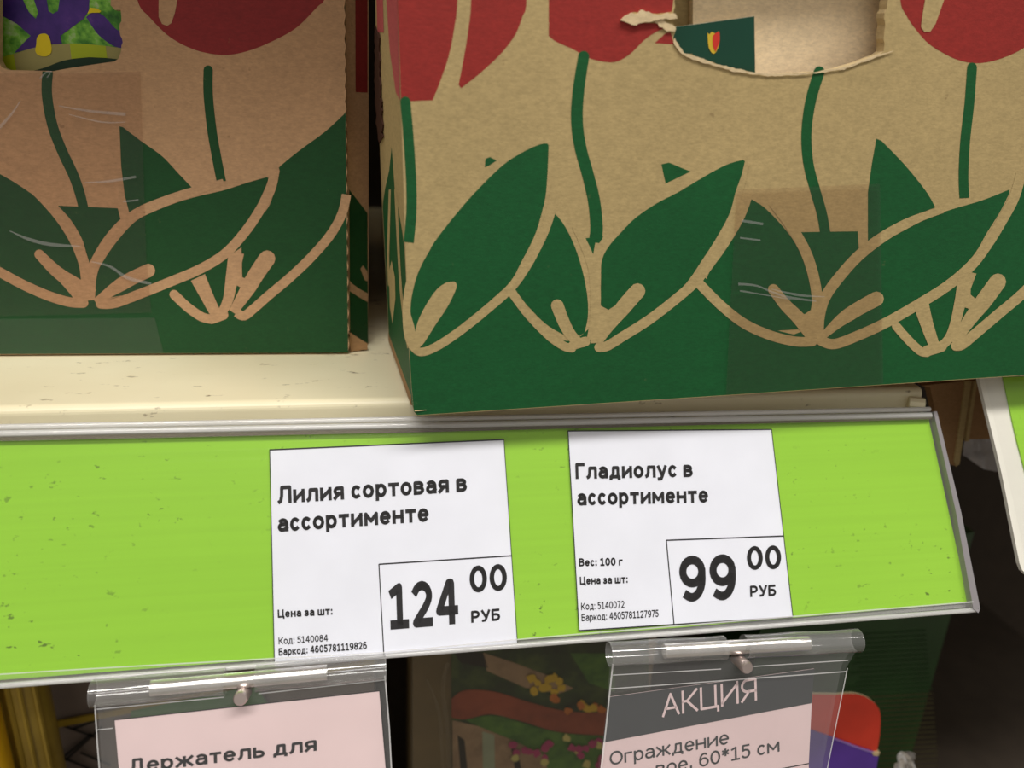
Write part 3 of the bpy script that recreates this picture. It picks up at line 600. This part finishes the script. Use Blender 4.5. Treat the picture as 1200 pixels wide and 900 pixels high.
up = cr([(-40, 80), (0, 68), (17, 63), (45, 55), (84, 51), (125, 54), (165, 60)]); dn = cr([(165, 74), (135, 69), (105, 67), (75, 71), (50, 80), (20, 86), (-40, 90)])
m.poly(LP, up+dn, BEI, .00015); m.poly(LP, [(82, 51), (100, 51.5), (124, 54), (126, 68), (105, 67), (84, 69)], LIM, .0002); m.poly(LP, [(-40, 80), (0, 68), (16, 63), (20, 84), (-40, 92)], LIM, .0002)
m.poly(LP, dn+[(-40, 125), (165, 125)], DKG, .00015); m.build('flower_print', ip)

# ================================================================== HANGING POCKETS
def pocket(name, pl, A, B, r, segs, pinpx, rod, sheet, ridges, label, pinlen=.004):
    t = thing(name, tuple(pl.W(*A)), label, 'label holder', 'clear hanging card pockets')
    def P(f, d=0): return pl.W(A[0]+(B[0]-A[0])*f, A[1]+(B[1]-A[1])*f, d)
    for s0, s1 in segs:
        m = MB(); n = 8; m.tube([P(s0+(s1-s0)*i/n, .0008) for i in range(n+1)], [r*(1+.03*math.sin(5*i)) for i in range(n+1)], TUBE, 20, False); m.build('clear_tube', t, smooth=True)
        for e in (s0, s1):
            m = MB(); m.tube([P(e-.002, .0008), P(e+.002, .0008)], r*1.03, TUBE, 20, False); m.build('tube_rim', t, smooth=True)
    m = MB(); m.tube([P(rod[0], .0008), P(rod[1], .0008)], r*.62, METAL, 16); m.build('metal_rod', t, smooth=True)
    c = pl.W(*pinpx, .001); m = MB(); m.tube([c+pl.n*.0045, c+pl.n*.004, c-pl.n*.002], [.0014, .0017, .0017], PIN, 14); m.build('pin', t, smooth=True)
    m = MB(); m.poly(pl, sheet, SLEEVE, .0014); m.poly(pl, sheet, SLEEVE, -.0006); m.build('sleeve', t)
    m = MB()
    for p, wd in ridges: m.stroke(pl, p, wd, RIDGE, .0016, sm=False)
    m.build('sleeve_edge', t)
    return t
P1 = RAIL.off(.0035)
pocket('card_pocket', P1, (110, 812), (452, 781), .0031, [(0, .45), (.56, 1.0)], (286, 812), (.2, .80),
       [(113, 822), (452, 790), (462, 930), (462, 1100), (130, 1100), (115, 850)], [([(116, 829), (264, 815)], 1.2), ([(304, 811), (452, 795)], 1.2), ([(116, 853), (135, 851)], 1), ([(114, 824), (117, 870), (122, 930)], 1.6), ([(451, 790), (456, 850), (460, 930)], 1.6)],
       'clear plastic hanging pocket on left below the lily tag, holding a pink card')
P2 = Plane(tuple(RAIL.W(850, 742, .0045)), (1, 0, 0), (0, math.sin(math.radians(16)), math.cos(math.radians(16))))
pocket('card_pocket', P2, (713, 765), (1003, 749), .0031, [(0, .46), (.545, 1.0)], (865, 773), (.22, .80),
       [(716, 775), (1000, 760), (988, 780), (965, 900), (940, 1080), (690, 1080), (702, 905), (712, 822)], [([(716, 788), (842, 781)], 1.2), ([(880, 778), (990, 771)], 1.2), ([(713, 804), (988, 784)], 1.3), ([(716, 775), (711, 822), (702, 905)], 1.8), ([(989, 780), (975, 850), (965, 900)], 1.2)],
       'clear plastic hanging pocket on right below the gladiolus tag, with dark header card')
tagpaper('hanging_card', [(135, 843), (445, 809), (455, 930), (462, 1080), (160, 1100), (140, 900)], 'plain pinkish card with black text in the left hanging pocket', [((135, 843), (445, 809), 1.0), ((445, 809), (455, 930), 1.2)],
    [('Держатель для', (151, 906), (371.5, 879), 889, .18)], (PINK, INK), P1, .0004, 'card', 'cards in hanging pockets')
a2 = tagpaper('hanging_card', [(713, 816), (953, 783), (950, 830), (947, 890), (945, 1060), (692, 1060), (703, 900)], 'pinkish card with dark grey header band in the right hanging pocket', [((905, 901.5), (947, 893.5), 1.2)],
    [('Ограждение', (714, 896), (853.5, 870.5), 880, .13, INKG), ('вое, 60*15 см', (768, 908), (912.5, 879.5), 892, .13, INKG)], (PINK, INK), P2, .0004, 'card', 'cards in hanging pockets')
m = MB(); m.slab(P2, [(713, 816), (953, 783), (950, 823), (706, 869)], INKG, .0005, .0004); hd = m.build('header_band', a2)
m = MB(); text(m, P2, 'АКЦИЯ', (775, 839.5), (886, 819.5), 812.5, PINK, .11, .0006); m.build('header_text', a2)

# ================================================================== GOODS ON THE LOWER SHELF
ZD = -.30
GP = Plane((0, .235, -.15), (1, 0, 0), (0, 0, 1))
def xat(u, y, z=None, v=880):
    pl = Plane((0, y, 0), (1, 0, 0), (0, 0, 1)); return pl.W(u, v)
# garden edging pack
gx0, gx1 = GP.W(484, 830).x, GP.W(760, 830).x
ep = thing('edging_pack', ((gx0+gx1)/2, .26, ZD+.0005), 'pack of garden edging with photo of brown border and flowers, behind between the hanging pockets', 'package')
m = MB(); m.box((gx0, .236, ZD+.0005), (gx1, .30, -.10), plain('pack_brown', hx(116, 98, 66), .5)); m.build('pack_body', ep)
PF = foliage('garden_photo_ground', [(.3, hx(14, 26, 10)), (.5, hx(34, 58, 22)), (.7, hx(74, 94, 40))], 90)
m = MB(); m.poly(GP, [(529, 740), (760, 740), (760, 1050), (529, 1050)], PF, .0002)
TAN = foliage('garden_photo_wood', [(.35, hx(120, 96, 76)), (.6, hx(166, 138, 112))], 60); BRK = foliage('garden_photo_border', [(.35, hx(120, 52, 34)), (.65, hx(158, 74, 48))], 60)
LAWN = foliage('garden_photo_lawn', [(.35, hx(46, 92, 30)), (.65, hx(84, 130, 46))], 140); DK = plain('garden_photo_shade', hx(28, 24, 16), .6)
m.poly(GP, [(566, 764), (600, 775), (640, 790), (672, 806), (655, 812), (615, 805), (570, 785)], TAN, .0004); m.poly(GP, [(530, 762), (566, 764), (572, 782), (540, 776)], DK, .0004)
m.poly(GP, [(668, 765), (720, 765), (720, 810), (690, 800)], LAWN, .0003)
m.poly(GP, cr([(529, 818), (545, 808), (580, 810), (620, 822), (660, 832), (700, 834), (730, 830)])+cr([(730, 862), (690, 860), (650, 856), (610, 844), (575, 836), (545, 842), (529, 840)]), BRK, .0004)
m.poly(GP, cr([(545, 843), (575, 838), (610, 846), (650, 857), (700, 862), (740, 862)])+[(740, 1000), (640, 1000), (600, 870)], LAWN, .0003)
m.poly(GP, [(530, 843), (560, 850), (600, 866), (640, 885), (650, 1050), (530, 1050)], TAN, .00045); m.poly(GP, [(565, 856), (579, 860), (583, 1050), (568, 1050)], plain('film_glint_print', hx(150, 160, 140), .4), .0005)
for i, (lo_, hi_) in enumerate([((536, 860), (548, 1000)), ((598, 872), (622, 1000))]): m.poly(GP, [(lo_[0], lo_[1]), (lo_[0]+8, lo_[1]+6), (hi_[0]+10, hi_[1]), hi_], DK, .0006)
FC = [plain('flower_pink', hx(170, 50, 110), .5), plain('flower_yellow', hx(205, 170, 40), .5), plain('flower_orange', hx(190, 110, 40), .5), plain('flower_cream', hx(200, 190, 120), .5)]
for k in range(46):
    z = random.random()
    u, v, c = ((random.uniform(612, 670), random.uniform(792, 812), 1) if z < .25 else (random.uniform(648, 705), random.uniform(812, 832), random.choice((1, 2))) if z < .5 else (random.uniform(600, 705), random.uniform(862, 895), random.choice((0, 0, 3))))
    m.poly(GP, [(u+random.uniform(3.5, 6.5)*math.cos(t*.9), v+random.uniform(3, 6.5)*math.sin(t*.9)) for t in range(7)], FC[c], .0007+k*.00001)
m.build('photo_print', ep)
FILM = film('crinkled_film', (.9, .88, .80, 1), 1, .2, .02, g(.8), bump=(60, (2, 1, .3), .5, .001), gain=1.0)
m = MB(); m.poly(GP, [(482, 745), (760, 745), (760, 1050), (482, 1050)], FILM, .0025); m.build('film_wrap', ep)
m = MB(); m.stroke(GP, [(524, 770), (518, 800), (524, 860), (526, 1000)], [4, 7, 5, 8], FILM, .003); m.stroke(GP, [(500, 790), (514, 830), (519, 900)], [2, 5, 3], FILM, .003); m.build('film_fold', ep)
# green pack on the right
G2 = Plane((0, .205, -.15), (1, .25, 0), (0, 0, 1))
x0 = G2.W(880, 800); x1 = G2.W(1092, 800)
gp = thing('seed_pack', tuple(Vector(((x0.x+x1.x)/2, .30, ZD+.0005))), 'dark green ribbed pack standing in shade behind the red and purple sleeve', 'package')
DG2 = plain('dark_green_film', hx(30, 62, 24), .45, .35, 0, .25, 30)
m = MB(); dz = Vector((0, .045, 0))
c4 = [Vector((x0.x, x0.y, 0)), Vector((x1.x, x1.y, 0)), Vector((x1.x, x1.y, 0))+dz, Vector((x0.x, x0.y, 0))+dz]
lo = [Vector((v.x, v.y, ZD+.0005)) for v in c4]; hi = [Vector((v.x, v.y, -.104)) for v in c4]
m.face(lo[::-1], DG2); m.face(hi, DG2)
for k in range(4): m.face([lo[k], lo[(k+1) % 4], hi[(k+1) % 4], hi[k]], DG2)
m.build('pack_body', gp)
m = MB(); RIBM = plain('brownish_rib', hx(62, 58, 26), .5)
for k in range(30): v = 742+k*5.6; m.stroke(G2, [(1000+random.uniform(-8, 8), v+2), (1086+(v-742)*.08, v-3)], 1.4, RIBM if k > 12 else DG2, .0006, sm=False)
o = m.build('ribbing', gp); o['kind'] = 'stuff'
# red and purple card sleeve
G3 = Plane((0, .215, -.15), (1, 0, 0), (0, 0, 1))
rp = thing('tool_sleeve', tuple(Vector((G3.W(1000, 880).x, .217, ZD+.0005))), 'red topped purple card sleeve with rounded corner beside the right hanging pocket', 'package')
m = MB(); RC2 = plain('red_card', hx(206, 56, 34), .5); PC = plain('purple_card', hx(84, 50, 146), .5)
m.slab(G3, [(940, 813)]+cr([(980, 814), (1002, 813), (1020, 820), (1031, 834), (1031, 860), (1027, 884)])+[(1000, 873), (940, 852)], RC2, 0, -.001, plain('card_cut_edge', hx(205, 190, 150))); m.build('red_top', rp)
bz = G3.W(1000, 880)
m = MB(); xl = G3.W(940, 880).x; xr = G3.W(1028, 884).x
m.slab(G3, [(940, 851), (975, 863), (1000, 872.5), (1029, 882), (1026, 900), (1000, 1080), (930, 1080)], PC, .0005, -.001); m.build('purple_front', rp)
m = MB(); m.stroke(G3, [(975, 863.5), (1000, 873), (1024, 881)], 2, plain('lilac_line', hx(150, 120, 190)), .0007, sm=False); m.slab(G3, [(1020, 880), (1030, 880), (1028, 884), (1023, 884)], KD, .0008, -.001); m.build('fold_edge', rp)
# foil scrap
G4 = Plane((0, .225, -.15), (1, 0, 0), (0, 0, 1)); FOIL = plain('crumpled_foil', (.75, .74, .72, 1), .25, .5, .9, .3, 300)
ft = MB(); pts = []
NX, NY = 8, 14
gridp = [[G4.W(1036+24*i/NX+(NY-j)*1.0-4*abs(j-NY/2)/NY, 874+j*5+abs(i-4)*2, random.uniform(0, .003)) for i in range(NX+1)] for j in range(NY+1)]
for j in range(NY):
    for i in range(NX): ft.face([gridp[j][i], gridp[j][i+1], gridp[j+1][i+1]], FOIL); ft.face([gridp[j][i], gridp[j+1][i+1], gridp[j+1][i]], FOIL)
o = ft.build('foil_wrapper', None, G4.W(1045, 930)); tag(o, 'crumpled silver foil scrap beside the purple sleeve', 'wrapper')
# yellow roll and lattice pack on the left
yr = thing('yellow_roll', (xat(30, .25).x, .255, ZD+.0005), 'yellowish plastic wrapped roll standing at bottom left corner below the rail', 'roll')
def tubeu(u, y, wpx, v=850):
    pl = Plane((0, y, 0), (1, 0, 0), (0, 0, 1)); return pl.W(u, v).x, (pl.W(u+wpx/2, v)-pl.W(u-wpx/2, v)).length/2
YR = foliage('yellow_film_roll', [(.3, hx(128, 104, 34)), (.7, hx(176, 148, 58))], 30, .35)
x, r = tubeu(34, .25, 62)
m = MB(); m.tube([(x, .25, ZD+.0005), (x, .25, -.092)], r, YR, 24); m.build('roll_body', yr, smooth=True)
m = MB()
for k in range(5): m.tube([(x-r*.8+r*.4*k, .25-math.sqrt(max(0, r*r-(r*.8-r*.4*k)**2))-.0004, ZD+.002), (x-r*.8+r*.4*k, .25-math.sqrt(max(0, r*r-(r*.8-r*.4*k)**2))-.0004, -.094)], .0009, YR, 6)
m.build('film_fold', yr, smooth=True)
x2, r2 = tubeu(-22, .235, 50)
o = MB(); o.tube([(x2, .235, ZD+.0005), (x2, .235, -.118), (x2, .235, -.112), (x2, .235, -.10)], [r2, r2, r2*.95, r2*.9], plain('bright_yellow_bottle', hx(220, 170, 20), .35), 20)
yb = thing('yellow_bottle', (x2, .235, ZD+.0005), 'bright yellow bottle with pale collar at the lower left frame edge', 'bottle'); o.build('bottle_body', yb, smooth=True)
o = MB(); o.tube([(x2, .235, -.0999), (x2, .235, -.083)], r2*1.02, plain('pale_collar', hx(220, 190, 175), .4), 20); o.build('collar', yb, smooth=True)
G5 = Plane((0, .268, -.15), (1, 0, 0), (0, 0, 1))
lp = thing('trellis_pack', tuple(Vector((G5.W(130, 860).x, .28, ZD+.0005))), 'grey brown pack with dark lattice print left of the pink hanging card', 'package')
xa, xb = G5.W(55, 860).x, G5.W(440, 860).x
m = MB(); m.box((xa, .269, ZD+.0005), (xb, .31, -.135), plain('grey_brown_card', hx(112, 98, 88), .6)); m.build('pack_body', lp)
m = MB(); WR = plain('dark_lattice', hx(26, 22, 18), .6)
for p, q in (((68, 846), (112, 862)), ((108, 858), (72, 888)), ((60, 880), (120, 905)), ((85, 853), (125, 838)), ((120, 850), (60, 905)), ((95, 880), (130, 895))): m.stroke(G5, [p, q], 3, WR, .0008, sm=False)
m.build('lattice_print', lp)
m = MB(); m.slab(G5, [(55, 846), (440, 770), (440, 776), (55, 853)], plain('yellow_band', hx(150, 124, 30), .5), .0012, .0002); m.build('yellow_band', lp)
m = MB(); m.slab(G5, [(155, 830), (300, 800), (330, 845), (150, 870)], plain('green_patch', hx(50, 110, 30), .5), .0016, .0013); m.build('green_patch', lp)

# ================================================================== RIGHT: next rail, plastic bag
R2 = RAIL.off(.002)
nr = thing('price_rail', tuple(R2.W(1230, 640)), 'white edged lime price rail end at the right frame edge beyond the dark gap', 'price rail')
m = MB(); WP = plain('white_plastic', hx(228, 226, 216), .4, .4, 0, .03)
m.slab(R2, cr([(1148, 441), (1150, 450), (1162, 500), (1175, 555), (1190, 630), (1196, 660)])+cr([(1199, 668), (1206, 674), (1215, 673)])+[(1460, 650), (1440, 432), (1200, 438)], WP, -.0004, -.0016); m.build('white_backing', nr)
m = MB(); m.slab(R2, cr([(1175, 442), (1177, 450), (1190, 510), (1203, 560), (1225, 655)])+[(1455, 640), (1438, 434)], LIME, .0001, -.0003); m.build('lime_insert', nr)
m = MB(); m.poly(R2, [(1150, 442), (1178, 560), (1200, 662), (1455, 645), (1438, 435)], COVER, .001); m.build('clear_cover', nr)
make_shelf(R2.W(1165, 470).x+.045, .5, LIPY+.004, .0075, .40, CREAM, 'neighbouring cream shelf end beyond the dark gap, behind the white edged rail')
BP = Plane((XE+.02, .228, -.03), (1, 0, 0), (0, 0, 1)); BAG = film('milky_bag', g(.8), 1, .2, .55, hx(200, 196, 200), bump=(200, (1, 1, 1), .6, .001), gain=1.5)
m = MB(); NX, NY = 12, 6; bt = cr([(1128, 533), (1140, 541), (1152, 549), (1165, 551), (1180, 552)], 3)
rows = []
for j in range(NY+1):
    rows.append([BP.W(bt[i][0]+(3 if i else 5)*0, 500+(bt[i][1]-500)*j/NY, random.uniform(0, .0015)) for i in range(len(bt))])
for j in range(NY):
    for i in range(len(bt)-1): m.face([rows[j][i], rows[j][i+1], rows[j+1][i+1], rows[j+1][i]], BAG)
o = m.build('plastic_bag', None, BP.W(1150, 551), smooth=True); tag(o, 'crumpled translucent white plastic bag corner below the brown flaps at right', 'bag')
for o in bpy.data.objects:
    if '_loc' in o: del o['_loc']
